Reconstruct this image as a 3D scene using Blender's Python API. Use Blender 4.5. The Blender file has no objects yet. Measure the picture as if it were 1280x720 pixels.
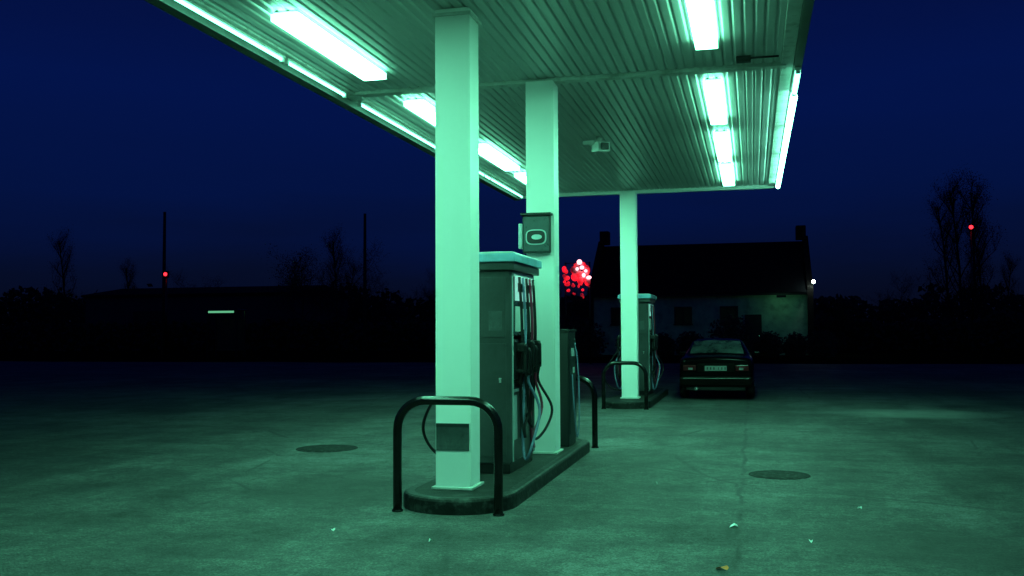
import bpy, bmesh, math, random
from mathutils import Vector, Matrix, noise
random.seed(7)
scene = bpy.context.scene
scene.view_settings.view_transform = 'Standard'
scene.view_settings.look = 'None'
scene.view_settings.exposure = 0

# ------------------------------------------------------------------ materials
def new_mat(name):
    m = bpy.data.materials.new(name); m.use_nodes = True
    nt = m.node_tree
    return m, nt, nt.nodes['Principled BSDF']

def mat(name, col, rough=0.6, metal=0.0, var=0.25, scale=4.0, bump=0.0, bscale=60.0, dirt=None, dirt_amt=0.5, coat=0.0, stretch=(1,1,1), spec=0.5):
    m, nt, b = new_mat(name)
    N, L = nt.nodes, nt.links
    tc = N.new('ShaderNodeTexCoord')
    mp = N.new('ShaderNodeMapping'); mp.inputs['Scale'].default_value = stretch
    L.new(tc.outputs['Object'], mp.inputs['Vector'])
    n = N.new('ShaderNodeTexNoise'); n.inputs['Scale'].default_value = scale; n.inputs['Detail'].default_value = 6
    n.inputs['Roughness'].default_value = 0.65
    L.new(mp.outputs[0], n.inputs['Vector'])
    r = N.new('ShaderNodeValToRGB')
    r.color_ramp.elements[0].position = 0.3; r.color_ramp.elements[1].position = 0.7
    lo = [c*(1-var) for c in col]; hi = [min(1, c*(1+var*0.6)) for c in col]
    r.color_ramp.elements[0].color = (*lo, 1); r.color_ramp.elements[1].color = (*hi, 1)
    L.new(n.outputs['Fac'], r.inputs['Fac'])
    out = r.outputs['Color']
    if dirt:
        n2 = N.new('ShaderNodeTexNoise'); n2.inputs['Scale'].default_value = scale*2.3; n2.inputs['Detail'].default_value = 8
        L.new(mp.outputs[0], n2.inputs['Vector'])
        r2 = N.new('ShaderNodeValToRGB'); r2.color_ramp.elements[0].position = 0.52; r2.color_ramp.elements[1].position = 0.72
        r2.color_ramp.elements[0].color = (0,0,0,1); r2.color_ramp.elements[1].color = (dirt_amt,)*3+(1,)
        L.new(n2.outputs['Fac'], r2.inputs['Fac'])
        mx = N.new('ShaderNodeMixRGB'); mx.inputs['Color2'].default_value = (*dirt, 1)
        L.new(r2.outputs['Color'], mx.inputs['Fac']); L.new(out, mx.inputs['Color1'])
        out = mx.outputs['Color']
    L.new(out, b.inputs['Base Color'])
    mr = N.new('ShaderNodeMapRange'); mr.inputs['To Min'].default_value = max(0.02, rough-0.12); mr.inputs['To Max'].default_value = min(1, rough+0.12)
    L.new(n.outputs['Fac'], mr.inputs['Value']); L.new(mr.outputs[0], b.inputs['Roughness'])
    b.inputs['Metallic'].default_value = metal
    b.inputs['Coat Weight'].default_value = coat
    b.inputs['Specular IOR Level'].default_value = spec
    if bump > 0:
        n3 = N.new('ShaderNodeTexNoise'); n3.inputs['Scale'].default_value = bscale; n3.inputs['Detail'].default_value = 4
        L.new(tc.outputs['Object'], n3.inputs['Vector'])
        bp = N.new('ShaderNodeBump'); bp.inputs['Strength'].default_value = bump; bp.inputs['Distance'].default_value = 0.01
        L.new(n3.outputs['Fac'], bp.inputs['Height']); L.new(bp.outputs[0], b.inputs['Normal'])
    return m

def emit(name, col, strength, vary=0.0, vscale=3.0):
    m, nt, b = new_mat(name)
    b.inputs['Base Color'].default_value = (0.4, 0.4, 0.4, 1)
    b.inputs['Emission Color'].default_value = (*col, 1)
    b.inputs['Emission Strength'].default_value = strength
    b.inputs['Roughness'].default_value = 0.4
    if vary > 0:
        N, L = nt.nodes, nt.links
        g = N.new('ShaderNodeNewGeometry'); n = N.new('ShaderNodeTexNoise'); n.inputs['Scale'].default_value = vscale
        L.new(g.outputs['Position'], n.inputs['Vector'])
        mr = N.new('ShaderNodeMapRange'); mr.inputs['From Min'].default_value=0.35; mr.inputs['From Max'].default_value=0.65
        mr.inputs['To Min'].default_value=strength*(1-vary); mr.inputs['To Max'].default_value=strength*(1+vary)
        L.new(n.outputs['Fac'], mr.inputs['Value']); L.new(mr.outputs[0], b.inputs['Emission Strength'])
    return m

def diffuser_mat(name, col, peak, edge, hx, hy):
    # opal diffuser: hot along the tubes, softer towards its rim
    m, nt, b = new_mat(name); N, L = nt.nodes, nt.links
    tc = N.new('ShaderNodeTexCoord'); sp = N.new('ShaderNodeSeparateXYZ'); L.new(tc.outputs['Object'], sp.inputs[0])
    def falloff(sock, h, power):
        a = N.new('ShaderNodeMath'); a.operation='ABSOLUTE'; L.new(sock, a.inputs[0])
        d = N.new('ShaderNodeMath'); d.operation='DIVIDE'; d.inputs[1].default_value=h; L.new(a.outputs[0], d.inputs[0])
        p = N.new('ShaderNodeMath'); p.operation='POWER'; p.inputs[1].default_value=power; L.new(d.outputs[0], p.inputs[0])
        s = N.new('ShaderNodeMath'); s.operation='SUBTRACT'; s.use_clamp=True; s.inputs[0].default_value=1; L.new(p.outputs[0], s.inputs[1])
        return s.outputs[0]
    mu = N.new('ShaderNodeMath'); mu.operation='MULTIPLY'
    L.new(falloff(sp.outputs['X'], hx, 3.0), mu.inputs[0]); L.new(falloff(sp.outputs['Y'], hy, 20), mu.inputs[1])
    mr = N.new('ShaderNodeMapRange'); mr.inputs['To Min'].default_value=edge; mr.inputs['To Max'].default_value=peak
    L.new(mu.outputs[0], mr.inputs['Value']); L.new(mr.outputs[0], b.inputs['Emission Strength'])
    b.inputs['Emission Color'].default_value=(*col,1); b.inputs['Base Color'].default_value=(0.6,0.6,0.6,1)
    return m

LIGHT = (0.20, 1.0, 0.57)
M_tube_w = diffuser_mat('fluorescent_glow_wide', LIGHT, 76.0, 8.0, 0.14, 1.13)
M_tube_n = diffuser_mat('fluorescent_glow_narrow', LIGHT, 84.0, 8.0, 0.115, 1.13)
M_edge = emit('edge_tube_glow', (0.18, 1.0, 0.58), 6.0)
M_edge_r = emit('edge_tube_glow_bright', (0.24, 1.0, 0.66), 16.0)
M_red = emit('red_lamp_glow', (1.0, 0.02, 0.03), 4.0)
M_neon = emit('red_neon_glow', (1.0, 0.008, 0.018), 0.85, 0.90, 2.2)
M_pink = emit('pink_hot_glow', (1.0, 0.35, 0.42), 3.5)
M_white = emit('white_lamp_glow', (0.65, 1.0, 0.9), 45.0)
M_warm = emit('dim_lamp_glow', (0.30, 1.0, 0.55), 12.0)
M_shel = emit('shelter_tube_glow', (0.25, 1.0, 0.50), 0.5)
M_screen = emit('backlit_display', (0.40, 1.0, 0.85), 0.5)

M_ceil = mat('ribbed_metal_ceiling', (0.60,0.63,0.62), 0.40, 0.25, 0.10, 0.35)
M_col = mat('painted_column', (0.88, 0.90, 0.88), 0.42, 0, 0.03, 0.8, 0.04, 40, (0.72,0.75,0.72), 0.25, stretch=(1,1,0.4))
M_beam = mat('painted_steel_beam', (0.60, 0.63, 0.60), 0.5, 0, 0.25, 3, 0.1, 50, (0.15,0.15,0.13), 0.6)
M_fascia = mat('fascia_sheet', (0.13, 0.15, 0.14), 0.5, 0.1, 0.3, 2, 0.1, 30)
M_house = mat('fixture_housing', (0.75,0.77,0.75), 0.5)
M_kerb = mat('kerb_concrete', (0.008, 0.009, 0.008), 0.6, 0, 0.7, 5, 0.8, 25, (0.075,0.08,0.075), 0.7, spec=0.3)
M_islandtop = mat('island_paving', (0.014, 0.015, 0.014), 0.75, 0, 0.7, 3, 0.7, 40, (0.055,0.055,0.052), 0.7, spec=0.3)
M_black = mat('black_painted_steel', (0.004, 0.004, 0.004), 0.22, 0, 0.4, 12, 0.12, 60, (0.02,0.018,0.016), 0.4, spec=0.4)
M_rubber = mat('black_rubber', (0.005,0.005,0.005), 0.45, 0, 0.2, 10)
M_hosered = mat('worn_red_hose', (0.26,0.03,0.07), 0.45)
M_hoseblue = mat('blue_grey_hose', (0.18,0.25,0.38), 0.45)
M_pump = mat('pump_enamel', (0.050,0.058,0.058), 0.36, 0.1, 0.35, 2.0, 0.05, 50, (0.025,0.028,0.028), 0.7)
M_cabinet = mat('cabinet_dark_enamel', (0.008,0.011,0.011), 0.4, 0, 0.2, 2.5, 0.05, 50)
M_pumplight = mat('pump_pale_panel', (0.50,0.58,0.60), 0.3, 0, 0.15, 4, 0, 40, (0.20,0.22,0.22), 0.4)
M_cap = mat('pump_cap_plastic', (0.28,0.54,0.70), 0.22, 0, 0.12, 2, 0, 40, (0.16,0.26,0.30), 0.35)
M_dark = mat('dark_plastic', (0.007,0.008,0.008), 0.3, 0, 0.3, 8)
M_panel = mat('display_surround', (0.05,0.065,0.07), 0.15, 0, 0.5, 6)
M_paper = mat('pale_sticker', (0.75,0.78,0.76), 0.5, 0, 0.1, 20)
M_notice = mat('notice_dark', (0.028,0.036,0.036), 0.35, 0, 0.3, 14)
M_signface = mat('sign_face_grey', (0.045,0.072,0.075), 0.3, 0, 0.25, 9)
M_gray = mat('notice_grey', (0.075,0.09,0.09), 0.5, 0, 0.5, 7, 0.0, 40, (0.035,0.04,0.04), 0.8)
M_chrome = mat('brushed_metal', (0.5,0.5,0.5), 0.25, 0.9, 0.2, 20)
M_paint = mat('black_car_paint', (0.0010, 0.0012, 0.0016), 0.20, 0.0, 0.15, 3, spec=0.08)
M_glass = mat('tinted_glass', (0.03,0.035,0.035), 0.06, 0, 0.2, 3)
M_rglass = mat('rear_glass', (0.06,0.07,0.07), 0.08, 0, 0.9, 3.2)  # paler mottled base colour stands in for reflections on the rear window
M_tail = mat('tail_lamp_lens', (0.05,0.005,0.007), 0.2, 0, 0.3, 20, spec=0.3)
M_plate = mat('licence_plate_white', (0.17,0.18,0.18), 0.4, 0, 0.05, 20)
M_bumper = mat('bumper_plastic', (0.001,0.001,0.001), 0.4, 0, 0.25, 4, spec=0.06)
M_wall = mat('rendered_wall', (0.40,0.66,0.42), 0.85, 0, 0.4, 0.8, 0.4, 12, (0.16,0.25,0.17), 0.7, spec=0.05)
M_roof = mat('slate_roof', (0.014,0.015,0.017), 0.9, 0, 0.4, 2.5, 0.5, 8, spec=0.1)
M_brick = mat('dark_brick', (0.03,0.024,0.022), 0.85, 0, 0.4, 3, 0.5, 20, spec=0.1)
M_wood = mat('dark_door_wood', (0.04,0.045,0.04), 0.7, spec=0.2)
M_hglass = mat('house_window_glass', (0.02,0.025,0.022), 0.3, 0, 0.2, 3, spec=0.2)
M_bark = mat('tree_bark', (0.05,0.042,0.035), 0.9, 0, 0.4, 5)
M_leaf = mat('dark_foliage', (0.040,0.048,0.035), 0.9, 0, 0.4, 1.2)
M_pole = mat('wooden_pole', (0.05,0.04,0.035), 0.85)
M_ware = mat('warehouse_cladding', (0.05,0.055,0.06), 0.7, 0, 0.3, 0.6)
M_orange = mat('orange_leaf', (0.95,0.20,0.02), 0.6)
M_iron = mat('cast_iron', (0.020,0.021,0.020), 0.85, 0.0, 0.6, 7, 0.6, 50, (0.085,0.085,0.083), 0.85, spec=0.15)

def asphalt():
    m, nt, b = new_mat('worn_asphalt')
    N, L = nt.nodes, nt.links
    tc = N.new('ShaderNodeTexCoord'); P = tc.outputs['Object']
    def nz(scale, det=6, rough=0.6, vec=None, dist=0.0):
        n = N.new('ShaderNodeTexNoise'); n.inputs['Scale'].default_value = scale
        n.inputs['Detail'].default_value = det; n.inputs['Roughness'].default_value = rough
        n.inputs['Distortion'].default_value = dist
        L.new(vec or P, n.inputs['Vector']); return n.outputs['Fac']
    def ramp(fac, stops):
        r = N.new('ShaderNodeValToRGB'); e = r.color_ramp.elements
        while len(e) < len(stops): e.new(0.5)
        for el, (p, c) in zip(e, stops):
            el.position = p; el.color = (c, c, c, 1) if not isinstance(c, tuple) else (*c, 1)
        L.new(fac, r.inputs['Fac']); return r.outputs['Color']
    def mix(a, bb, fac, mode='MIX', f=None):
        x = N.new('ShaderNodeMixRGB'); x.blend_type = mode
        if fac is not None: L.new(fac, x.inputs['Fac'])
        else: x.inputs['Fac'].default_value = f
        L.new(a, x.inputs['Color1'])
        if isinstance(bb, tuple): x.inputs['Color2'].default_value = (*bb, 1)
        else: L.new(bb, x.inputs['Color2'])
        return x.outputs['Color']
    def math_(op, a, v=None, b2=None):
        x = N.new('ShaderNodeMath'); x.operation = op; L.new(a, x.inputs[0])
        if b2 is not None: L.new(b2, x.inputs[1])
        elif v is not None: x.inputs[1].default_value = v
        return x.outputs[0]
    base = ramp(nz(0.30, 6, 0.58, dist=0.5), [(0.32, (0.050,0.051,0.050)), (0.5, (0.094,0.096,0.094)), (0.68, (0.145,0.147,0.145))])
    base = mix(base, ramp(nz(1.3, 8, 0.70), [(0.36, 0.50), (0.60, 1.18)]), None, 'MULTIPLY', 0.85)
    base = mix(base, ramp(nz(6, 8, 0.82), [(0.36, 0.40), (0.60, 1.28)]), None, 'MULTIPLY', 0.75)
    base = mix(base, ramp(nz(20, 5, 0.8), [(0.36, 0.40), (0.62, 1.40)]), None, 'MULTIPLY', 0.75)
    base = mix(base, ramp(nz(55, 3, 0.7), [(0.36, 0.35), (0.64, 1.65)]), None, 'MULTIPLY', 0.8)
    mp = N.new('ShaderNodeMapping'); mp.inputs['Scale'].default_value = (1.4, 0.14, 1); L.new(P, mp.inputs['Vector'])
    base = mix(base, ramp(nz(1.0, 5, 0.6, mp.outputs[0]), [(0.38, 0.62), (0.6, 1.12)]), None, 'MULTIPLY', 0.7)
    mp2 = N.new('ShaderNodeMapping'); mp2.inputs['Scale'].default_value = (0.12, 1.5, 1); mp2.inputs['Rotation'].default_value=(0,0,0.16); L.new(P, mp2.inputs['Vector'])
    base = mix(base, ramp(nz(1.0, 6, 0.66, mp2.outputs[0]), [(0.38, 0.68), (0.58, 1.10)]), None, 'MULTIPLY', 0.7)
    v = N.new('ShaderNodeTexVoronoi'); v.inputs['Scale'].default_value = 1.1; L.new(P, v.inputs['Vector'])
    spot = ramp(v.outputs['Distance'], [(0.05, 1.0), (0.20, 0.0)])
    sm = mix(spot, ramp(nz(2.3), [(0.48, 0.0), (0.60, 0.7)]), None, 'MULTIPLY', 1.0)
    base = mix(base, (0.024,0.025,0.024), sm)
    v3 = N.new('ShaderNodeTexVoronoi'); v3.inputs['Scale'].default_value = 2.3; L.new(P, v3.inputs['Vector'])
    fl = ramp(v3.outputs['Distance'], [(0.022, 0.6), (0.040, 0.0)])
    base = mix(base, (0.25,0.26,0.24), fl)
    mpw = N.new('ShaderNodeMixRGB'); mpw.inputs['Fac'].default_value = 0.12
    nn = N.new('ShaderNodeTexNoise'); nn.inputs['Scale'].default_value = 1.3; nn.inputs['Detail'].default_value = 6; L.new(P, nn.inputs['Vector'])
    L.new(P, mpw.inputs['Color1']); L.new(nn.outputs['Color'], mpw.inputs['Color2'])
    v2 = N.new('ShaderNodeTexVoronoi'); v2.feature = 'DISTANCE_TO_EDGE'; v2.inputs['Scale'].default_value = 0.33
    L.new(mpw.outputs[0], v2.inputs['Vector'])
    cr = ramp(v2.outputs['Distance'], [(0.001, 1.0), (0.008, 0.0)])
    cm = mix(cr, ramp(nz(0.6), [(0.45, 0.0), (0.55, 0.8)]), None, 'MULTIPLY', 1.0)
    base = mix(base, (0.022,0.022,0.022), cm)
    sp = N.new('ShaderNodeSeparateXYZ'); L.new(P, sp.inputs[0])
    wob = math_('MULTIPLY', nz(1.6, 6, 0.7), 0.22)
    jx = math_('ABSOLUTE', math_('ADD', math_('ADD', sp.outputs['X'], 0.02), None, wob))
    jm = ramp(jx, [(0.008, 0.85), (0.034, 0.0)])
    jm = mix(jm, ramp(nz(2.2, 5), [(0.40, 0.0), (0.52, 1.0)]), None, 'MULTIPLY', 1.0)
    base = mix(base, (0.022,0.022,0.022), jm)
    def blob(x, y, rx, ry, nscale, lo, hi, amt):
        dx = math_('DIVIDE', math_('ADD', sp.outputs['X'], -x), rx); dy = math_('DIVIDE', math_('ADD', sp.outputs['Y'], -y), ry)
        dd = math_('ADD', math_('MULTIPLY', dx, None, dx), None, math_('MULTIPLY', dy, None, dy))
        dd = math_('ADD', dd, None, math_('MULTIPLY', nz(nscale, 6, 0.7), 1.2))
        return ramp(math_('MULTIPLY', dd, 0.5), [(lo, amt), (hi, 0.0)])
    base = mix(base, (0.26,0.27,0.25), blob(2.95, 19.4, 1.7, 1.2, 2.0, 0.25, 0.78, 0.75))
    base = mix(base, (0.028,0.029,0.028), blob(-4.2, 9.0, 1.2, 1.0, 1.6, 0.28, 0.85, 0.75))
    base = mix(base, (0.035,0.036,0.035), blob(-1.3, 12.0, 0.8, 1.6, 1.6, 0.28, 0.80, 0.5))
    base = mix(base, (0.035,0.036,0.035), blob(1.4, 7.6, 1.1, 0.7, 1.6, 0.28, 0.80, 0.5))
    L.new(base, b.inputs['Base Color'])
    rr = N.new('ShaderNodeMapRange'); rr.inputs['To Min'].default_value = 0.45; rr.inputs['To Max'].default_value = 0.85
    L.new(nz(0.9, 6), rr.inputs['Value']); L.new(rr.outputs[0], b.inputs['Roughness'])
    b.inputs['Specular IOR Level'].default_value = 0.32
    h = mix(ramp(nz(55, 4, 0.7), [(0.2, 0.0), (0.8, 1.0)]), ramp(nz(9, 6, 0.7), [(0.2, 0.0), (0.8, 1.0)]), None, 'MIX', 0.5)
    bp = N.new('ShaderNodeBump'); bp.inputs['Strength'].default_value = 0.9; bp.inputs['Distance'].default_value = 0.02
    L.new(h, bp.inputs['Height']); L.new(bp.outputs[0], b.inputs['Normal'])
    return m
M_asph = asphalt()
M_grass = mat('dark_grass', (0.012,0.016,0.008), 0.95, 0, 0.5, 0.6, 0.8, 6, spec=0.0)

# ------------------------------------------------------------------ mesh helpers
def link(o, parent=None):
    scene.collection.objects.link(o)
    if parent: o.parent = parent
    return o

def mesh_obj(name, verts, faces, m, parent=None, smooth=False, loc=(0,0,0)):
    me = bpy.data.meshes.new(name); me.from_pydata([tuple(v) for v in verts], [], faces)
    me.materials.append(m)
    bm = bmesh.new(); bm.from_mesh(me); bmesh.ops.recalc_face_normals(bm, faces=bm.faces); bm.to_mesh(me); bm.free()
    if smooth:
        for p in me.polygons: p.use_smooth = True
    o = bpy.data.objects.new(name, me); o.location = loc
    return link(o, parent)

def bm_obj(name, bm, m, parent=None, smooth=False, loc=(0,0,0)):
    bmesh.ops.recalc_face_normals(bm, faces=bm.faces)
    me = bpy.data.meshes.new(name); bm.to_mesh(me); bm.free(); me.materials.append(m)
    if smooth:
        for p in me.polygons: p.use_smooth = True
    o = bpy.data.objects.new(name, me); o.location = loc
    return link(o, parent)

def add_box(bm, c, s, bev=0.0, seg=2, rot=None):
    r = bmesh.ops.create_cube(bm, size=1.0)
    vs = r['verts']
    bmesh.ops.scale(bm, vec=s, verts=vs)
    if bev > 0:
        es = list({e for v in vs for e in v.link_edges})
        rb = bmesh.ops.bevel(bm, geom=es, offset=bev, segments=seg, affect='EDGES', profile=0.6)
        vs = list({v for f in rb['faces'] for v in f.verts} | {v for v in vs if v.is_valid})
    if rot is not None: bmesh.ops.rotate(bm, cent=(0,0,0), matrix=rot, verts=vs)
    bmesh.ops.translate(bm, vec=c, verts=vs)

def box(name, c, s, m, parent=None, bev=0.0, rot=None, seg=2):
    bm = bmesh.new(); add_box(bm, (0,0,0), s, bev, seg, rot)
    return bm_obj(name, bm, m, parent, False, c)

def boxes(name, items, m, parent=None, bev=0.0):
    bm = bmesh.new()
    for c, s in items: add_box(bm, c, s, bev)
    return bm_obj(name, bm, m, parent)

def cyl(name, c, r, h, m, parent=None, axis='Z', seg=24, r2=None, smooth=True, bev=0.0):
    bm = bmesh.new()
    bmesh.ops.create_cone(bm, cap_ends=True, segments=seg, radius1=r, radius2=r if r2 is None else r2, depth=h)
    if bev > 0:
        es = [e for e in bm.edges if len(e.link_faces)==2 and any(len(f.verts)>4 for f in e.link_faces)]
        bmesh.ops.bevel(bm, geom=es, offset=bev, segments=2, affect='EDGES')
    if axis == 'X': bmesh.ops.rotate(bm, matrix=Matrix.Rotation(math.pi/2,3,'Y'), verts=bm.verts)
    if axis == 'Y': bmesh.ops.rotate(bm, matrix=Matrix.Rotation(math.pi/2,3,'X'), verts=bm.verts)
    o = bm_obj(name, bm, m, parent, False, c)
    if smooth:
        for p in o.data.polygons:
            if len(p.vertices) == 4: p.use_smooth = True
    return o

def sphere(name, c, r, m, parent=None, u=8, v=6, sc=(1,1,1)):
    bm = bmesh.new(); bmesh.ops.create_uvsphere(bm, u_segments=u, v_segments=v, radius=r)
    bmesh.ops.scale(bm, vec=sc, verts=bm.verts)
    return bm_obj(name, bm, m, parent, True, c)

def catmull(pts, n=8):
    P = [Vector(p) for p in pts]; P = [P[0]*2-P[1]] + P + [P[-1]*2-P[-2]]
    out = []
    for i in range(1, len(P)-2):
        for k in range(n):
            t = k/n; a,b,c,d = P[i-1],P[i],P[i+1],P[i+2]
            out.append(0.5*((2*b)+(c-a)*t+(2*a-5*b+4*c-d)*t*t+(3*b-a-3*c+d)*t**3))
    out.append(P[-2]); return out

def tube_geo(pts, rad, seg=10, verts=None, faces=None):
    verts = [] if verts is None else verts; faces = [] if faces is None else faces
    base0 = len(verts); n = len(pts)
    up = Vector((0.13,0.21,0.97)).normalized(); prev = None
    for i,p in enumerate(pts):
        t = (pts[min(i+1,n-1)]-pts[max(i-1,0)]).normalized()
        if prev is None:
            a = t.cross(up)
            if a.length < 0.1: a = t.cross(Vector((1,0,0)))
            a.normalize()
        else:
            a = (prev - t*prev.dot(t)).normalized()
        prev = a; b = t.cross(a)
        r = rad(i/(n-1)) if callable(rad) else rad
        for k in range(seg):
            an = 2*math.pi*k/seg
            verts.append(p + a*math.cos(an)*r + b*math.sin(an)*r)
    for i in range(n-1):
        for k in range(seg):
            q = base0+i*seg
            faces.append((q+k, q+(k+1)%seg, q+seg+(k+1)%seg, q+seg+k))
    faces.append(tuple(base0+k for k in range(seg))[::-1]); faces.append(tuple(base0+(n-1)*seg+k for k in range(seg)))
    return verts, faces

def tube(name, pts, r, m, parent=None, n=8, seg=10, smooth_path=True):
    pp = catmull(pts, n) if smooth_path else [Vector(p) for p in pts]
    v,f = tube_geo(pp, r, seg)
    return mesh_obj(name, v, f, m, parent, True)

def root(name, loc, label, cat, group=None, rotz=0.0):
    e = bpy.data.objects.new(name, None); e.empty_display_size = 0.3
    e.location = loc; e.rotation_euler = (0,0,rotz)
    link(e); tag(e, label, cat, group); return e

def tag(o, label, cat=None, group=None):
    o['label'] = label
    if cat: o['category'] = cat
    if group: o['group'] = group
    return o

def copy_thing(src, loc, rotz=None, scale=None, label=None):
    def rec(o, par):
        c = o.copy(); scene.collection.objects.link(c)
        if par is not None: c.parent = par
        for ch in o.children: rec(ch, c)
        return c
    c = rec(src, None)
    c.location = loc
    if rotz is not None: c.rotation_euler = (0,0,rotz)
    if scale is not None: c.scale = scale if hasattr(scale,'__len__') else (scale,)*3
    if label: c['label'] = label
    return c

# ------------------------------------------------------------------ setting
def sheet(name, x0,y0,x1,y1,z,m):
    o = mesh_obj(name, [(x0,y0,z),(x1,y0,z),(x1,y1,z),(x0,y1,z)], [(0,1,2,3)], m)
    o['kind'] = 'structure'; o['label'] = name.replace('_',' '); return o
g = sheet('ground', -800,-300,800,1200,0,M_asph); g['label']='worn mottled asphalt forecourt'
# grass with an uneven near edge
vs=[(-500,900,0.004)]; 
for i in range(241):
    x=-500+1000*i/240; vs.append((x,46+3.0*noise.noise(Vector((x*0.05,2,5)))+1.2*noise.noise(Vector((x*0.3,4,5))),0.004))
vs.append((500,900,0.004))
gr=mesh_obj('grass_ground',vs,[tuple(range(len(vs)))],M_grass); gr['kind']='structure'; gr['label']='dark grass beyond the forecourt'

# ------------------------------------------------------------------ canopy
ZC = 4.64
XL, XR = -4.86, 0.36
canopy = root('petrol_station_canopy', (-2.4, 12, 0), 'long flat steel canopy with ribbed underside on square columns', 'canopy')
OX, OY = -2.4, 12
def ribbed(y0, y1, name):
    verts=[]; faces=[]; prof=[]
    x = XL; p = 0.110
    while x < XR-0.001:
        for dx,dz in ((0,0),(0.060,0),(0.070,0.005),(0.080,0.017),(0.092,0.017),(0.102,0.005)): prof.append((x+dx, ZC+dz))
        x += p
    prof=[q for q in prof if q[0]<XR-0.001]; prof.append((XR,ZC))
    for (px,pz) in prof:
        verts.append((px-OX,y0-OY,pz)); verts.append((px-OX,y1-OY,pz))
    for i in range(len(prof)-1): faces.append((2*i,2*i+2,2*i+3,2*i+1))
    return mesh_obj(name, verts, faces, M_ceil, canopy, False)
ribbed(2.6, 11.24, 'ceiling'); ribbed(11.42, 20.86, 'ceiling')
def cb(name, x0,x1,y0,y1,z0,z1,m,bev=0.006,parent=canopy):
    return box(name, ((x0+x1)/2-OX,(y0+y1)/2-OY,(z0+z1)/2),(x1-x0,y1-y0,z1-z0),m,parent,bev)
cb('roof_deck', -5.10,0.50,2.57,20.98,ZC+0.12,ZC+0.40,M_fascia)
cb('edge_beam', -5.05,-4.865,2.62,20.86,ZC-0.02,ZC+0.115,M_beam)
cb('edge_beam', 0.365,0.50,2.62,20.86,ZC-0.02,ZC+0.115,M_beam)
cb('fascia', -5.19,-5.055,2.5,21.06,ZC-0.10,ZC+0.44,M_fascia)
cb('fascia', 0.505,0.60,2.5,21.06,ZC-0.03,ZC+0.44,M_fascia)
cb('fascia', -5.05,0.50,20.99,21.06,ZC-0.05,ZC+0.44,M_fascia)
cb('fascia', -5.05,0.50,2.5,2.56,ZC-0.03,ZC+0.44,M_fascia)
cb('cross_beam', -5.22,0.42,11.26,11.40,ZC-0.035,ZC+0.10,M_beam)
cb('cross_beam', -5.05,0.50,20.87,20.985,ZC-0.07,ZC+0.10,M_col)
CW=0.335
for (x,y) in ((-2.70,8.68),(-2.45,11.35),(-2.56,20.66)):
    zt = ZC-0.004
    if abs(y-11.35)<0.1: zt = ZC-0.038
    if y>20: zt = ZC-0.073
    col = box('column', (x-OX,y-OY,(0.14+zt)/2),(CW,CW,zt-0.14),M_col,canopy,0.012)
    if y<10: boxes('cap_plate',[((0,0,(zt-0.14)/2-0.06),(CW+0.05,CW+0.05,0.03))],M_beam,col,0.004)
    boxes('base_plate',[((0,0,-(zt-0.14)/2+0.012),(CW+0.06,CW+0.06,0.022))],M_beam,col,0.004)
    boxes('corner_trim',[((CW/2+0.004,-CW/2,0.0),(0.012,0.012,zt-0.30))],M_col,col,0.0)
# ------------------------------------------------------------------ ceiling lights
def ceiling_light(loc, wd, m, ln=2.26):
    r = root('ceiling_light', loc, 'lit fluorescent strip light fixed under the canopy', 'strip light', 'fluorescent lights under the canopy')
    box('housing',(0,0,-0.012),(wd-0.04,ln-0.04,0.024),M_house,r,0.004)
    box('diffuser',(0,0,-0.059),(wd,ln,0.068),m,r)
    return r
srcl=ceiling_light((-4.25,3.7,ZC-0.003),0.28,M_tube_w)
for y in (6.1,9.30,12.88,15.95,18.90): copy_thing(srcl,(-4.25,y,ZC-0.003))
srcr=ceiling_light((-0.42,3.5,ZC-0.003),0.23,M_tube_n)
for y in (6.1,9.05,12.88,16.05,18.98): copy_thing(srcr,(-0.42,y,ZC-0.003))
def edge_light(loc, length, m, r_=0.03, nm='edge_tube_light'):
    r = root(nm, loc, 'bare fluorescent tube along the canopy edge', 'tube light', 'tube lights along the canopy edge')
    box('batten',(0,0,-0.012),(0.07,length,0.024),M_house,r,0.003)
    cyl('tube',(0,0,-0.026-r_),r_,length-0.08,m,r,'Y',8)
    for s in (-1,1): box('tube_holder',(0,s*(length/2-0.02),-0.045),(0.05,0.03,0.05),M_house,r,0.003)
    return r
e0=edge_light((-4.955,7.9,ZC-0.022),3.2,M_edge,0.016)
for y in (4.6,13.2,16.5,19.2):
    copy_thing(e0,(-4.955,y,ZC-0.022))
edge_light((-4.955,10.36,ZC-0.022),1.6,M_edge,0.016)
f0=edge_light((0.555,13.6,ZC-0.032),2.2,M_edge_r,0.045)
for y in (15.88,18.16): copy_thing(f0,(0.555,y,ZC-0.032))
edge_light((0.555,19.9,ZC-0.032),1.2,M_edge_r,0.045)
edge_light((0.555,11.9,ZC-0.032),1.0,M_edge,0.032)

sc=root('security_camera',(-2.30,14.9,ZC-0.003),'small pale security camera hung under the canopy','camera')
cyl('mount',(0,0,-0.05),0.04,0.10,M_beam,sc)
box('camera_body',(0.03,-0.02,-0.16),(0.19,0.36,0.15),M_paper,sc,0.006,Matrix.Rotation(0.45,3,'Z')@Matrix.Rotation(0.15,3,'X'))
box('lens_hood',(0.12,-0.20,-0.185),(0.12,0.05,0.10),M_dark,sc,0.006,Matrix.Rotation(0.45,3,'Z'))
box('bracket',(-0.16,0.02,-0.08),(0.20,0.08,0.06),M_paper,sc,0.006)
jb=root('junction_box',(-0.05,10.9,ZC-0.003),'small dark junction box with conduit on the ceiling','junction box')
box('box_body',(0,0,-0.03),(0.16,0.10,0.06),M_dark,jb,0.01)
cyl('conduit',(0.18,0,-0.02),0.012,0.40,M_dark,jb,'X',8)

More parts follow.
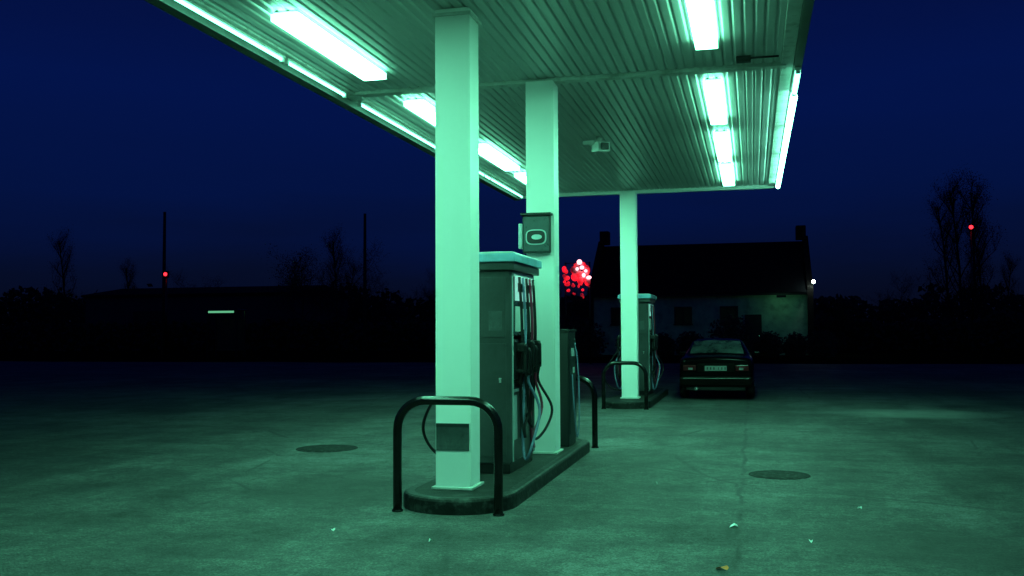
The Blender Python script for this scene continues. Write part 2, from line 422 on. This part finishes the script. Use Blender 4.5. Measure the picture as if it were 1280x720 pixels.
# ------------------------------------------------------------------ islands
def island(y0,y1,xc,w,label):
    r = root('pump_island',(xc,(y0+y1)/2,0),label,'pump island','raised pump islands')
    hl=(y1-y0)/2; hw=w/2; rad=hw*0.98
    def ring(off):
        out=[]
        for (cy,a0) in ((-(hl-rad),math.pi),((hl-rad),0)):
            for k in range(17):
                a=a0+math.pi*k/16
                out.append(((hw-off)*math.cos(a), cy+(rad-off)*math.sin(a)))
        return out
    def prism(rings):
        v=[];f=[]
        n=len(rings[0][0])
        for rg,z in rings: v+=[(x,y,z) for x,y in rg]
        for i in range(len(rings)-1):
            for k in range(n): f.append((i*n+k,i*n+(k+1)%n,(i+1)*n+(k+1)%n,(i+1)*n+k))
        f.append(tuple((len(rings)-1)*n+k for k in range(n)))
        return v,f
    v,f=prism([(ring(0),0.0),(ring(0.0),0.110),(ring(0.010),0.130),(ring(0.030),0.14),(ring(0.10),0.14),(ring(0.102),0.133)])
    mesh_obj('kerb',v,f[:-1],M_kerb,r)
    v,f=prism([(ring(0.098),0.10),(ring(0.101),0.137)])
    mesh_obj('paving',v,f,M_islandtop,r)
    return r
island(8.02,13.05,-2.63,1.06,'long low kerbed pump island with rounded ends')
island(19.45,24.6,-2.56,1.02,'low kerbed pump island beside the parked car')

# ------------------------------------------------------------------ hoop barriers
def hoop(loc,w,h,label):
    r = root('hoop_barrier',loc,label,'hoop barrier','black steel hoop barriers')
    hw=w/2; rad=0.26; pts=[Vector((-hw,0,0.0)),Vector((-hw,0,0.35)),Vector((-hw,0,h-rad))]
    for k in range(1,9):
        a=math.pi-math.pi/2*k/8; pts.append(Vector((-hw+rad+rad*math.cos(a),0,h-rad+rad*math.sin(a))))
    for k in range(0,9):
        a=math.pi/2-math.pi/2*k/8; pts.append(Vector((hw-rad+rad*math.cos(a),0,h-rad+rad*math.sin(a))))
    pts+= [Vector((hw,0,0.35)),Vector((hw,0,0))]
    v,f=tube_geo(pts,0.040,14); mesh_obj('steel_hoop',v,f,M_black,r,True)
    for s in (-1,1): cyl('foot_collar',(s*hw,0,0.008),0.050,0.016,M_black,r,seg=20)
    return r
hoop((-2.62,8.10,0),0.93,0.985,'black bent steel hoop guarding the column')
hoop((-2.57,13.0,0),0.94,0.95,'black bent steel hoop at the island end')
hoop((-2.52,19.40,0),0.86,0.93,'black bent steel hoop guarding the farther column')

# ------------------------------------------------------------------ fuel pump
def fuel_pump(loc,label):
    r = root('fuel_pump',loc,label,'fuel pump','fuel pumps under the canopy')
    boxes('plinth',[((0,0,0.05),(0.56,1.06,0.10))],M_dark,r,0.008)
    bm=bmesh.new()
    add_box(bm,(0,-0.50,1.09),(0.60,0.10,1.98),0.015)
    add_box(bm,(0,0.50,1.09),(0.60,0.10,1.98),0.015)
    add_box(bm,(0,0,0.48),(0.54,0.90,0.76),0.01)
    add_box(bm,(0,0,1.17),(0.30,0.90,0.62),0.008)
    add_box(bm,(0,0,1.78),(0.50,0.90,0.60),0.01)
    bm_obj('cabinet',bm,M_pump,r)
    rn=random.Random(4)
    for s in (-1,1):
        boxes('edge_strip',[((s*0.306,-0.485,1.09),(0.012,0.020,1.94))],M_pumplight,r,0.003)
        p=boxes('display_panel',[((s*0.300,0,1.74),(0.022,0.88,0.66))],M_panel,r,0.005)
        box('display_window',(s*0.314,0,1.90),(0.010,0.80,0.26),M_screen,p,0.003)
        for yy in (-0.20,0.22): box('price_digits',(s*0.322,yy,1.91),(0.004,0.22,0.09),M_dark,p)
        for yy,zz,a,b in ((-0.28,1.58,0.22,0.26),(0.0,1.58,0.20,0.22),(0.29,1.58,0.22,0.28)): box('sticker',(s*0.314,yy,zz),(0.006,a,b),M_paper,p)
        box('header_band',(s*0.308,0,2.045),(0.012,0.92,0.05),M_pumplight,r,0.003)
        box('notice_plate',(s*0.275,-0.30,0.55),(0.006,0.22,0.46),M_pumplight,r)
        box('notice_plate',(s*0.275,0.14,0.55),(0.006,0.30,0.46),M_signface,r)
        box('lower_trim',(s*0.276,0,0.83),(0.02,0.90,0.03),M_pumplight,r,0.003)
        for j,yy in enumerate((-0.36,-0.20,-0.04,0.12,0.28)):
            dz=(0.0,-0.05,0.03,-0.03,0.02)[j]
            nz=bmesh.new()
            add_box(nz,(s*0.25,yy,1.16+dz),(0.15,0.12,0.42),0.025,2,None)
            add_box(nz,(s*0.33,yy,1.28+dz),(0.20,0.075,0.10),0.025,2)
            add_box(nz,(s*0.41,yy,1.17+dz),(0.055,0.06,0.27),0.018,2)
            add_box(nz,(s*0.30,yy,1.04+dz),(0.20,0.045,0.035),0.01,2)
            bm_obj('nozzle',nz,M_dark,r)
            out=(0.42,0.50,0.38,0.45,0.54)[j]; low=(0.34,0.12,0.42,0.20,0.28)[j]
            hm=(M_rubber,M_hoseblue,M_rubber,M_hosered,M_rubber)[j]
            w1,w2,w3=(rn.uniform(-0.16,0.16) for _ in range(3))
            tube('hose',[(s*0.41,yy,1.05+dz),(s*0.40,yy+w1*0.4,0.90),(s*(out),yy+w1,0.62),(s*(out-0.05),yy+w2,low+0.12),(s*0.38,yy+w3,low),(s*0.335,yy+0.05+w3*0.6,low+0.22),(s*0.345,yy+0.05,0.9),(s*0.36,yy+0.06,1.5),(s*0.335,yy+0.06,2.02)],0.0155,hm,r,6,8)
    tube('hose',[(-0.28,-0.35,1.10),(-0.50,-0.30,0.88),(-0.70,-0.28,0.58),(-0.74,-0.26,0.36),(-0.60,-0.22,0.14),(-0.32,-0.2,0.06)],0.017,M_rubber,r,6,8)
    bm=bmesh.new(); add_box(bm,(0,0,2.12),(0.70,1.20,0.08),0.008,2); bm_obj('cap_base',bm,M_pump,r)
    bm=bmesh.new(); add_box(bm,(0,0,2.205),(0.75,1.27,0.085),0.010,2); bm_obj('cap',bm,M_cap,r)
    bm=bmesh.new(); add_box(bm,(0.0,0,2.258),(0.68,1.20,0.02),0.008,2); bm_obj('cap_lid',bm,M_pumplight,r)
    box('end_panel',(0,-0.553,0.75),(0.50,0.008,1.15),M_pump,r,0.003)
    box('end_panel',(0,-0.553,1.70),(0.50,0.008,0.62),M_pump,r,0.003)
    box('end_label',(0.14,-0.558,1.56),(0.14,0.004,0.20),M_gray,r)
    boxes('lock',[((0.19,-0.560,0.95),(0.03,0.012,0.05))],M_chrome,r,0.003)
    return r
pump=fuel_pump((-2.70,10.08,0.14),'dark fuel pump with pale cap, nozzles and several hoses')
copy_thing(pump,(-2.56,22.15,0.14),label='dark fuel pump with pale cap near the parked car')

cab=root('service_cabinet',(-2.50,12.15,0.14),'low dark service cabinet beside the second column','cabinet')
boxes('cabinet_body',[((0,0,0.72),(0.50,0.48,1.44))],M_cabinet,cab,0.012)
boxes('lid',[((0,0,1.455),(0.53,0.51,0.03))],M_cabinet,cab,0.005)
boxes('door',[((0.254,0,0.75),(0.012,0.42,1.2))],M_cabinet,cab,0.003)
box('label_plate',(0.263,0,1.18),(0.006,0.20,0.10),M_pumplight,cab)
box('label_plate',(0.263,0.05,0.95),(0.006,0.12,0.07),M_pumplight,cab)
tube('hose',[(0.27,0.1,1.3),(0.31,0.08,1.0),(0.33,0.05,0.4),(0.31,0.0,0.1),(0.29,-0.1,0.5),(0.27,-0.1,0.9)],0.010,M_hoseblue,cab,6,8)

nb=root('column_notice',(-2.70,8.68-CW/2-0.004,0.62),'plain worn grey band low on the column','notice')
boxes('board',[((0,0,0),(0.318,0.006,0.25))],M_gray,nb)
boxes('notice_header',[((0,-0.0045,0.105),(0.318,0.003,0.03))],M_notice,nb)

sg=root('pump_sign',(-2.475,11.13,2.745),'dark square sign with rounded pale emblem on the column','sign')
box('sign_board',(0,0,0),(0.34,0.07,0.46),M_notice,sg,0.02)
box('sign_face',(0,-0.037,0.0),(0.30,0.006,0.41),M_signface,sg,0.002)
box('sign_hood',(0,-0.01,0.235),(0.37,0.12,0.03),M_dark,sg,0.008)
def disc_e(name,cx,cz,rx,rz,y,m,parent,e=0.6,th=0.006,n=40):
    v=[];
    for yy in (y,y-th):
        for k in range(n):
            a=2*math.pi*k/n; ca,sa=math.cos(a),math.sin(a)
            v.append((cx+rx*math.copysign(abs(ca)**e,ca),yy,cz+rz*math.copysign(abs(sa)**e,sa)))
    f=[tuple(range(n)),tuple(range(n,2*n))]+[(k,(k+1)%n,n+(k+1)%n,n+k) for k in range(n)]
    return mesh_obj(name,v,f,m,parent)
disc_e('emblem_border',0,-0.04,0.125,0.092,-0.041,M_pumplight,sg)
disc_e('emblem_field',0,-0.04,0.110,0.078,-0.048,M_dark,sg)
disc_e('emblem_mark',0.01,-0.04,0.062,0.030,-0.055,M_pumplight,sg,0.9)
box('side_bracket',(-0.20,0.03,-0.02),(0.05,0.08,0.30),M_pumplight,sg,0.01)

# ------------------------------------------------------------------ parked car
car=root('parked_car',(-0.82,22.2,0),'dark saloon car parked beside the pump, seen from behind','car')
car.scale=(0.965,1,1)
ST=[(0.00,0.34,0.78,0.86,0.66,0.90),(0.06,0.28,0.84,0.92,0.70,0.955),(0.45,0.22,0.865,0.955,0.72,0.985),(0.72,0.20,0.87,0.96,0.72,1.00),
    (1.00,0.20,0.872,0.96,0.665,1.17),(1.35,0.20,0.875,0.955,0.60,1.33),(1.9,0.19,0.875,0.95,0.585,1.36),(2.45,0.19,0.875,0.94,0.59,1.34),
    (2.85,0.19,0.87,0.93,0.655,1.15),(3.2,0.19,0.868,0.915,0.71,0.945),(3.8,0.20,0.86,0.86,0.70,0.885),(4.25,0.22,0.82,0.76,0.64,0.785),(4.42,0.30,0.72,0.62,0.55,0.65)]
def station(y):
    if y<=ST[0][0]: return ST[0]
    for a,b in zip(ST,ST[1:]):
        if a[0]<=y<=b[0]:
            t=(y-a[0])/(b[0]-a[0]); return tuple(p+(q-p)*t for p,q in zip(a,b))
    return ST[-1]
def half(y):
    _,zb,w,zl,wt,zt=station(y)
    return [(0,zb),(w*0.80,zb),(w*0.95,zb+0.06),(w,zb+0.22),(w*1.0,0.56 if zl>0.7 else zb+0.25),(w*0.985,zl-0.10),(w*0.95,zl-0.015),(w*0.91,zl+0.003),
            (wt+ (w*0.91-wt)*0.5,(zl+zt)/2+ (zt-zl)*0.02),(wt,zt-0.035*(1 if zt-zl>0.1 else 0.2)),(wt*0.90,zt),(wt*0.5,zt+0.018),(0,zt+0.024)]
ysn=sorted(set([s[0] for s in ST]+[0.2,0.6,0.85,1.15,1.25,1.6,2.1,2.3,2.65,3.0,3.5,4.0]))
v=[];f=[]
H=len(half(0)); W2=2*H-2
for y in ysn:
    h=half(y); ring=h+[(-x,z) for x,z in h[-2:0:-1]]
    v+=[(x,y,z) for x,z in ring]
for i in range(len(ysn)-1):
    for k in range(W2): f.append((i*W2+k,i*W2+(k+1)%W2,(i+1)*W2+(k+1)%W2,(i+1)*W2+k))
f.append(tuple(range(W2))); f.append(tuple((len(ysn)-1)*W2+k for k in range(W2)))
body=mesh_obj('body',v,f,M_paint,car,True)
body.data.polygons[-1].use_smooth=False; body.data.polygons[-2].use_smooth=False
def patch(name,y0,y1,pf,m,nu=6,nv=8):
    v=[];f=[]
    for i in range(nu+1):
        y=y0+(y1-y0)*i/nu
        for j in range(nv+1): v.append(Vector(pf(y,j/nv)))
    for i in range(nu):
        for j in range(nv):
            a=i*(nv+1)+j; f.append((a,a+1,a+nv+2,a+nv+1))
    return mesh_obj(name,v,f,m,car,True)
def rear_glass(y,t):
    _,zb,w,zl,wt,zt=station(y); x=(t*2-1)*wt*0.90
    return (x,y-0.008,zt+0.024-0.024*abs(t*2-1)+0.010)
patch('rear_window',0.76,1.31,rear_glass,M_rglass)
patch('windscreen',2.50,3.14,rear_glass,M_glass)
for s in (-1,1):
    def sg_(y,t,s=s):
        _,zb,w,zl,wt,zt=station(y)
        a=(w*0.91,zl+0.02); b=(wt,zt-0.045)
        return (s*(a[0]+(b[0]-a[0])*t+0.010),y,a[1]+(b[1]-a[1])*t)
    patch('side_window',1.15,1.88,sg_,M_glass,6,3); patch('side_window',1.95,2.75,sg_,M_glass,6,3)
    box('wing_mirror',(s*0.95,2.72,0.98),(0.17,0.10,0.12),M_paint,car,0.03)
    t=box('tail_light',(s*0.60,-0.012,0.73),(0.30,0.05,0.13),M_tail,car,0.015)
    box('reverse_lamp',(s*-0.02,-0.028,-0.02),(0.10,0.012,0.05),M_plate,t,0.004)
    for yy in (0.72,3.45):
        wl=bpy.data.objects.new('wheel',None); wl.location=(s*0.77,yy,0.31); link(wl,car)
        cyl('tyre',(0,0,0),0.31,0.21,M_rubber,wl,'X',32,bev=0.03)
        cyl('rim',(s*0.085,0,0),0.20,0.06,M_chrome,wl,'X',24,bev=0.01)
boxes('rear_bumper',[((0,-0.035,0.42),(1.66,0.14,0.22))],M_bumper,car,0.04)
boxes('bumper_trim',[((0,-0.108,0.50),(1.50,0.012,0.014))],M_plate,car,0.003)
boxes('boot_panel',[((0,-0.006,0.73),(0.84,0.02,0.19))],M_bumper,car,0.008)
plate=boxes('licence_plate',[((0,-0.024,0.72),(0.50,0.012,0.11))],M_plate,car,0.003)
boxes('plate_marks',[((-0.19+0.075*i+(0.03 if i>2 else 0),-0.032,0.72),(0.035 if i!=3 else 0.02,0.003,0.06)) for i in range(6)],M_notice,plate)
cyl('exhaust_pipe',(-0.45,-0.02,0.27),0.035,0.2,M_chrome,car,'Y',14)
boxes('underside_valance',[((0,0.03,0.27),(1.35,0.10,0.10))],M_dark,car,0.02)

# ------------------------------------------------------------------ ground details
def cover(loc,r,label):
    o=root('manhole_cover',loc,label,'manhole cover','manhole covers')
    bm=bmesh.new(); bmesh.ops.create_cone(bm,cap_ends=True,segments=40,radius1=r,radius2=r*0.985,depth=0.006)
    bm_obj('frame',bm,M_iron,o,False,(0,0,0.003))
    bm=bmesh.new(); bmesh.ops.create_cone(bm,cap_ends=True,segments=40,radius1=r*0.84,radius2=r*0.83,depth=0.003)
    bm_obj('lid',bm,M_iron,o,False,(0,0,0.0075))
cover((-5.67,12.2,0),0.42,'round dark iron cover set in the asphalt')
cover((0.26,11.0,0),0.33,'round dark iron cover near the pump island')
def litter(name,loc,sz,m,label,cat,rz):
    n=8;v=[]
    for i in range(n):
        a=2*math.pi*i/n
        v.append((sz*math.cos(a)*(1+0.25*math.sin(3*a)),sz*0.6*math.sin(a),0.012+0.012*math.sin(2*a)))
    v.append((0,0,0.012))
    o=mesh_obj(name,v,[(i,(i+1)%n,n) for i in range(n)],m,None,False,loc)
    o.rotation_euler=(0,0,rz); tag(o,label,cat); return o
litter('fallen_leaf',(-0.22,6.62,0.0),0.045,M_orange,'bright orange leaf lying on the asphalt','leaf',0.3)
for (x,y,s,rz) in ((-0.17,8.05,0.05,1.1),(0.4,7.6,0.02,2.1),(-3.3,7.2,0.025,0.1),(-1.0,10.1,0.02,0.7),(-2.4,7.0,0.02,1.7),(0.9,9.1,0.02,0.2)):
    litter('paper_scrap',(x,y,0.0),s,M_paper,'tiny pale scrap of paper on the asphalt','litter',rz)

# ------------------------------------------------------------------ background building
bd=root('roadside_building',(-3.3,61,0),'long low building with dark slate roof and raised gables','building')
boxes('wall',[((0,4.5,1.9),(13.2,9,3.8))],M_wall,bd)
def prismY(name,x0,x1,zs,m,parent):
    v=[(x0,y,z) for y,z in zs]+[(x1,y,z) for y,z in zs]; n=len(zs)
    f=[tuple(range(n)),tuple(range(n,2*n))]+[(i,(i+1)%n,n+(i+1)%n,n+i) for i in range(n)]
    return mesh_obj(name,v,f,m,parent)
rf=prismY('roof',-6.55,6.55,[(-0.35,3.72),(-0.35,3.85),(4.5,7.35),(9.35,3.85),(9.35,3.72)],M_roof,bd)
for s in (-1,1):
    xa=s*6.56
    prismY('gable_parapet',min(xa,xa+s*0.35),max(xa,xa+s*0.35),[(-0.2,0),(-0.2,4.1),(4.5,7.7),(9.2,4.1),(9.2,0)],M_brick,bd)
    boxes('chimney',[((xa-s*0.1,4.5,7.9),(0.62,0.9,0.9))],M_brick,rf,0.05)
for i,x in enumerate((-4.9,-0.9,1.9)):
    wn=boxes('window',[((x,-0.02,2.45),(0.95,0.05,1.0))],M_hglass,bd)
    boxes('frame',[((x,-0.06,2.99),(1.1,0.06,0.08)),((x,-0.06,2.45),(0.05,0.04,0.98)),((x-0.51,-0.06,2.45),(0.07,0.06,1.0)),((x+0.51,-0.06,2.45),(0.07,0.06,1.0))],M_wood,wn)
    boxes('sill',[((x,-0.08,1.91),(1.2,0.14,0.08))],M_wood,wn)
dr=boxes('door',[((3.35,-0.03,1.25),(1.0,0.08,2.5))],M_wood,bd)
boxes('handle',[((3.7,-0.09,1.15),(0.05,0.05,0.14))],M_chrome,dr)
boxes('gutter',[((0,-0.40,3.72),(13.0,0.10,0.10))],M_wood,bd)
def wall_lamp(loc,r,m,label):
    o=root('wall_lamp',loc,label,'wall lamp','lamps on the building')
    box('bracket',(0,0.14,0.02),(0.06,0.30,0.06),M_dark,o,0.005)
    sphere('bulb',(0,-0.05,0),r,m,o)
wall_lamp((3.62,60.6,4.45),0.11,M_white,'bright white lamp on the gable corner')
def bulkhead(loc,l,label):
    o=root('bulkhead_light',loc,label,'wall light','strip lights under the eaves')
    box('light_shade',(0,-0.08,0.05),(l+0.1,0.02,0.12),M_dark,o)
    box('light_backplate',(0,0.02,0.12),(l+0.1,0.22,0.02),M_dark,o)
    box('lens',(0,0.02,0.06),(l,0.12,0.05),M_warm,o)
bulkhead((1.7,59.7,3.5),0.45,'small shaded light under the building eaves')

wh=root('low_warehouse',(-51.5,80,0),'long dark low shed with shallow roof','shed')
boxes('wall',[((0,6,2.5),(22,12,5.0))],M_ware,wh)
prismY('roof',-11.3,11.3,[(-0.3,5.0),(-0.3,5.2),(6,6.1),(12.3,5.2),(12.3,5.0)],M_roof,wh)
for x in (-4,4): box('door',(x,-0.03,1.8),(3.4,0.06,3.6),M_wood,wh)

def pole(loc,h,label):
    o=root('utility_pole',loc,label,'pole','wooden poles')
    cyl('pole_shaft',(0,0,h/2),0.15,h,M_pole,o,r2=0.10,seg=14)
pole((-41.6,61.7,0),10.4,'tall bare wooden pole against the dusk sky')
pole((-27.4,65.3,0),10.2,'tall bare wooden pole against the dusk sky')
def mast_lamp(loc,h,r,label):
    o=root('signal_lamp',loc,label,'signal lamp','red signal lamps')
    cyl('mast',(0,0,h/2),0.07,h,M_dark,o,seg=10)
    boxes('lamp_housing',[((0,0,h+0.05),(0.34,0.2,0.5))],M_dark,o,0.03)
    sphere('red_lens',(0,-0.14,h+0.05),r,M_red,o)
mast_lamp((-41.2,61.4,0),5.75,0.13,'small red signal lamp on a thin mast')
mast_lamp((19.5,95,0),10.75,0.18,'small red signal lamp on a tall thin mast')

sh=root('bus_shelter',(-31.9,53.9,0),'small roadside shelter with a faint strip light','shelter')
boxes('roof_panel',[((0,0,2.95),(2.2,1.2,0.10))],M_dark,sh,0.02)
for x in (-1.0,1.0):
    for y in (-0.5,0.5): boxes('post',[((x,y,1.45),(0.08,0.08,2.9))],M_dark,sh)
boxes('back_panel',[((0,0.52,1.4),(1.9,0.03,2.0))],M_glass,sh)
boxes('bench',[((0,0.3,0.45),(1.6,0.35,0.06))],M_wood,sh)
boxes('strip_light',[((0,-0.62,2.84),(1.75,0.04,0.12))],M_shel,sh)

ns=root('light_cluster_sign',(-7.97,44.4,0),'thin roadside frame hung with red and white-pink lights','illuminated sign')
for x in (-0.55,0.6): cyl('frame_post',(x,0.1,2.4),0.035,4.8,M_dark,ns,seg=8)
for z in (3.0,3.7,4.3,4.75): cyl('frame_rail',(0.02,0.1,z),0.02,1.15,M_dark,ns,'X',6)
rnd=random.Random(12)
for (x,z,r_) in ((0.16,4.78,0.12),(0.60,4.05,0.11),(0.05,4.46,0.09),(0.36,4.16,0.09),(0.28,4.52,0.09),(0.46,4.36,0.07)):
    sphere('lamp_bulb',(x,-0.14,z),r_,M_pink,ns,8,6,(0.8+0.5*rnd.random(),0.6,0.7+0.5*rnd.random()))
spots=[(0.30,4.62,0.19),(0.45,4.40,0.20),(0.14,4.22,0.20),(-0.08,4.10,0.17),(0.52,3.86,0.19),(0.36,4.00,0.18),(0.18,3.93,0.16),(-0.02,4.66,0.14),(-0.12,4.42,0.16),(-0.50,4.35,0.12),(-0.48,4.05,0.15),(-0.46,3.75,0.12),(0.08,4.5,0.16)]
for k in range(10): spots.append((-0.62+0.26*rnd.random(),3.4+1.1*rnd.random(),0.06+0.05*rnd.random()))
for k in range(12): spots.append((-0.20+0.8*rnd.random(),3.1+0.8*rnd.random(),0.04+0.04*rnd.random()))
for x,z,r_ in spots:
    sphere('red_lamp',(x,-0.02+0.08*rnd.random(),z),r_,M_neon,ns,7,5,(0.6+0.7*rnd.random(),0.5,0.6+0.7*rnd.random()))

# ------------------------------------------------------------------ trees
def make_tree(name,h,spread,kind,seed,label,loc,leafn=1800):
    rnd=random.Random(seed)
    r=root(name,loc,label,'tree','bare trees on the skyline')
    tv=[];tf=[];cv=[];cf=[];tips=[]
    def br(p,d,L,rad,depth):
        n=4; pts=[p.copy()]; q=p.copy(); dd=d.copy()
        wob=0.05 if (kind=='poplar' and depth==0) else 0.16
        for i in range(n):
            dd=(dd+Vector((rnd.uniform(-1,1),rnd.uniform(-1,1),rnd.uniform(-0.3,0.6)))*wob).normalized()
            q=q+dd*(L/n); pts.append(q.copy())
        if depth<2: tube_geo(pts,lambda t:rad*(1-0.6*t),6 if depth==0 else 5,tv,tf)
        else: tube_geo(pts,lambda t:max(0.010,rad*(1-0.7*t)),3,cv,cf)
        if depth>=2: tips.extend(pts[1:])
        if depth>=4: return
        if kind=='poplar': k={0:20,1:4,2:3,3:2}[depth]
        else: k={0:9,1:5,2:4,3:3}[depth]
        for i in range(k):
            t=rnd.uniform(0.10 if (depth==0 and kind=='poplar') else 0.28,0.98)
            idx=min(n-1,int(t*n)); bp=pts[idx].lerp(pts[idx+1],t*n-idx)
            az=rnd.uniform(0,2*math.pi)
            if kind=='poplar': el=rnd.uniform(0.85,1.2); ll=L*(0.30*(1.0-0.72*t)+0.04 if depth==0 else rnd.uniform(0.35,0.5))
            else: el=rnd.uniform(0.15,0.95); ll=L*rnd.uniform(0.42,0.66)
            nd=Vector((math.cos(az)*math.cos(el)*spread,math.sin(az)*math.cos(el)*spread,math.sin(el))).normalized()
            nd=(nd+dd*(0.1 if kind=='poplar' else 0.35)).normalized()
            br(bp,nd,ll,rad*0.40,depth+1)
    br(Vector((0,0,0)),Vector((0,0,1)),h*(0.97 if kind=='poplar' else 0.6),h*0.011,0)
    mesh_obj('trunk',tv,tf,M_bark,r,True)
    for _ in range(leafn):
        p=rnd.choice(tips)+Vector((rnd.gauss(0,.38),rnd.gauss(0,.38),rnd.gauss(0,.38)))
        a=Vector((rnd.gauss(0,1),rnd.gauss(0,1),rnd.gauss(0,1))).normalized(); b=a.orthogonal().normalized(); s=rnd.uniform(0.03,0.075)
        i=len(cv); cv.extend([p-a*s,p+b*s*0.6,p+a*s,p-b*s*0.6]); cf.append((i,i+1,i+2,i+3))
    mesh_obj('crown',cv,cf,M_leaf,r)
    return r
t1=make_tree('poplar_tree',15.3,1.0,'poplar',3,'tall narrow poplar silhouetted against the sky',(19.3,98.5,0),7000)
t2=make_tree('bare_tree',12.0,1.0,'broad',11,'broad leafless tree silhouetted against the sky',(-47,108,0),5000)
t3=make_tree('bare_tree',9.0,1.0,'broad',23,'small rounded tree silhouetted against the sky',(-36.5,73,0),5000)
for (x,y,rz,s) in ((18.3,99.5,1.0,0.90),(20.3,98.0,2.0,0.97),(21.2,99,0.4,0.76),(22.8,97,3.4,0.52),(-36.2,80,0.3,0.66),(-68,84,1.3,0.74),(-62,86,2.2,0.55),(-39.5,90,4.2,0.55)):
    copy_thing(t1,(x,y,0),rz,s)
for (x,y,rz,s) in ((-31,92,1.0,0.65),(-24,96,2.0,0.72),(-19,92,3.0,0.55),(12.8,92,0.5,0.55),(27,96,1.5,0.55),(-62,98,2.5,0.7),(30.5,92,3.9,0.55),(-12,95,2.9,0.5),(-54,104,0.8,0.66),(-27,90,5.0,0.6),(-40,100,3.6,0.66)):
    copy_thing(t2,(x,y,0),rz,s)
for (x,y,rz,s) in ((-29,88,1.0,0.7),(-14,80,2.0,0.6),(6.2,72,2.4,0.42),(24.5,90,1.4,0.6),(-71,88,0.6,0.75),(-22,84,1.9,0.6)):
    copy_thing(t3,(x,y,0),rz,s)

def foliage_band(name,x0,x1,yfun,hfun,n,size,label,depth=5):
    rnd=random.Random(99); v=[];f=[]
    for _ in range(n):
        x=rnd.uniform(x0,x1); y=yfun(x)+rnd.uniform(-depth,depth)
        h=hfun(x); z=h*(rnd.random()**0.8)
        p=Vector((x,y,z)); a=Vector((rnd.gauss(0,1),rnd.gauss(0,1),rnd.gauss(0,1))).normalized(); b=a.orthogonal().normalized(); s=rnd.uniform(0.5,1.2)*size
        i=len(v); v+= [p-a*s,p+b*s*0.7,p+a*s,p-b*s*0.7]; f.append((i,i+1,i+2,i+3))
    o=mesh_obj(name,v,f,M_leaf); o['kind']='stuff'; o['label']=label; return o
def hwood(x): return (3.3+1.6*noise.noise(Vector((x*0.11,3,1)))+1.2*noise.noise(Vector((x*0.5,1,7)))+0.6*noise.noise(Vector((x*1.7,1,7))))*(1.85 if x<-15 else 1.5)
foliage_band('woodland',-120,90,lambda x:112,hwood,30000,0.45,'far dark mass of low woodland')
foliage_band('hedge_mass',-70,50,lambda x:74+ (0 if x<-12 else 2),lambda x:2.3+0.9*noise.noise(Vector((x*0.25,5,1)))+0.5*noise.noise(Vector((x*1.1,2,7))),26000,0.28,'unkempt dark scrub along the far side',1.6)
def shrub(loc,r,seed,label):
    rnd=random.Random(seed); v=[];f=[]
    for _ in range(1600):
        d=Vector((rnd.gauss(0,1),rnd.gauss(0,1),rnd.gauss(0,1))).normalized()*r*(rnd.random()**0.35)*(1+0.2*math.sin(5*rnd.random()))
        p=Vector((d.x,d.y,max(0.02,r*0.85+d.z))); a=Vector((rnd.gauss(0,1),rnd.gauss(0,1),rnd.gauss(0,1))).normalized(); b=a.orthogonal().normalized(); s=rnd.uniform(0.05,0.13)
        i=len(v); v+= [p-a*s,p+b*s*0.7,p+a*s,p-b*s*0.7]; f.append((i,i+1,i+2,i+3))
    o=mesh_obj('shrub',v,f,M_leaf,None,False,loc); tag(o,label,'shrub','shrubs in front of the building')
for i,(x,y,r_) in enumerate(((-1.2,57,1.25),(-3.6,57.5,0.75),(2.4,58,0.7),(3.8,57,0.8),(0.9,57.5,0.75),(-5.2,57.5,0.7),(-6.9,57,0.85),(-9.5,56,1.1),(-11.5,58,1.3))):
    shrub((x,y,0),r_,i,'dark rounded shrub before the building wall')

# ------------------------------------------------------------------ world (dusk gradient)
w=bpy.data.worlds.new('World'); scene.world=w; w.use_nodes=True
N,L=w.node_tree.nodes,w.node_tree.links
bg=N['Background']
tc=N.new('ShaderNodeTexCoord'); sx=N.new('ShaderNodeSeparateXYZ'); L.new(tc.outputs['Generated'],sx.inputs[0])
mp=N.new('ShaderNodeMapping'); mp.inputs['Scale'].default_value=(1,1,7); L.new(tc.outputs['Generated'],mp.inputs['Vector'])
nn=N.new('ShaderNodeTexNoise'); nn.inputs['Scale'].default_value=1.8; nn.inputs['Detail'].default_value=5; L.new(mp.outputs[0],nn.inputs['Vector'])
ma=N.new('ShaderNodeMath'); ma.operation='MULTIPLY_ADD'; ma.inputs[1].default_value=0.12; L.new(nn.outputs['Fac'],ma.inputs[0])
sb=N.new('ShaderNodeMath'); sb.operation='SUBTRACT'; sb.inputs[1].default_value=0.06; L.new(sx.outputs['Z'],sb.inputs[0]); L.new(sb.outputs[0],ma.inputs[2])
cr=N.new('ShaderNodeValToRGB'); L.new(ma.outputs[0],cr.inputs['Fac'])
stops=[(0.0,(0.0018,0.0028,0.0090)),(0.06,(0.0016,0.0040,0.020)),(0.14,(0.0010,0.0062,0.052)),(0.24,(0.0009,0.0068,0.068)),(0.36,(0.0013,0.0050,0.048)),(1.0,(0.0008,0.0014,0.018))]
e=cr.color_ramp.elements
while len(e)<len(stops): e.new(0.5)
for el,(p,c) in zip(e,stops): el.position=p; el.color=(*c,1)
L.new(cr.outputs[0],bg.inputs['Color']); bg.inputs['Strength'].default_value=1.0

# ------------------------------------------------------------------ camera
cam=bpy.data.cameras.new('camera'); co=bpy.data.objects.new('camera',cam); scene.collection.objects.link(co)
cam.sensor_width=36; cam.lens=33.75; cam.clip_end=3000; cam.clip_start=0.05
M=Matrix.Rotation(math.radians(14.04),4,'Z')@Matrix.Rotation(math.radians(90+2.53),4,'X')@Matrix.Rotation(math.radians(-0.3),4,'Z')
co.matrix_world=Matrix.Translation((0,0,1.6))@M
scene.camera=co
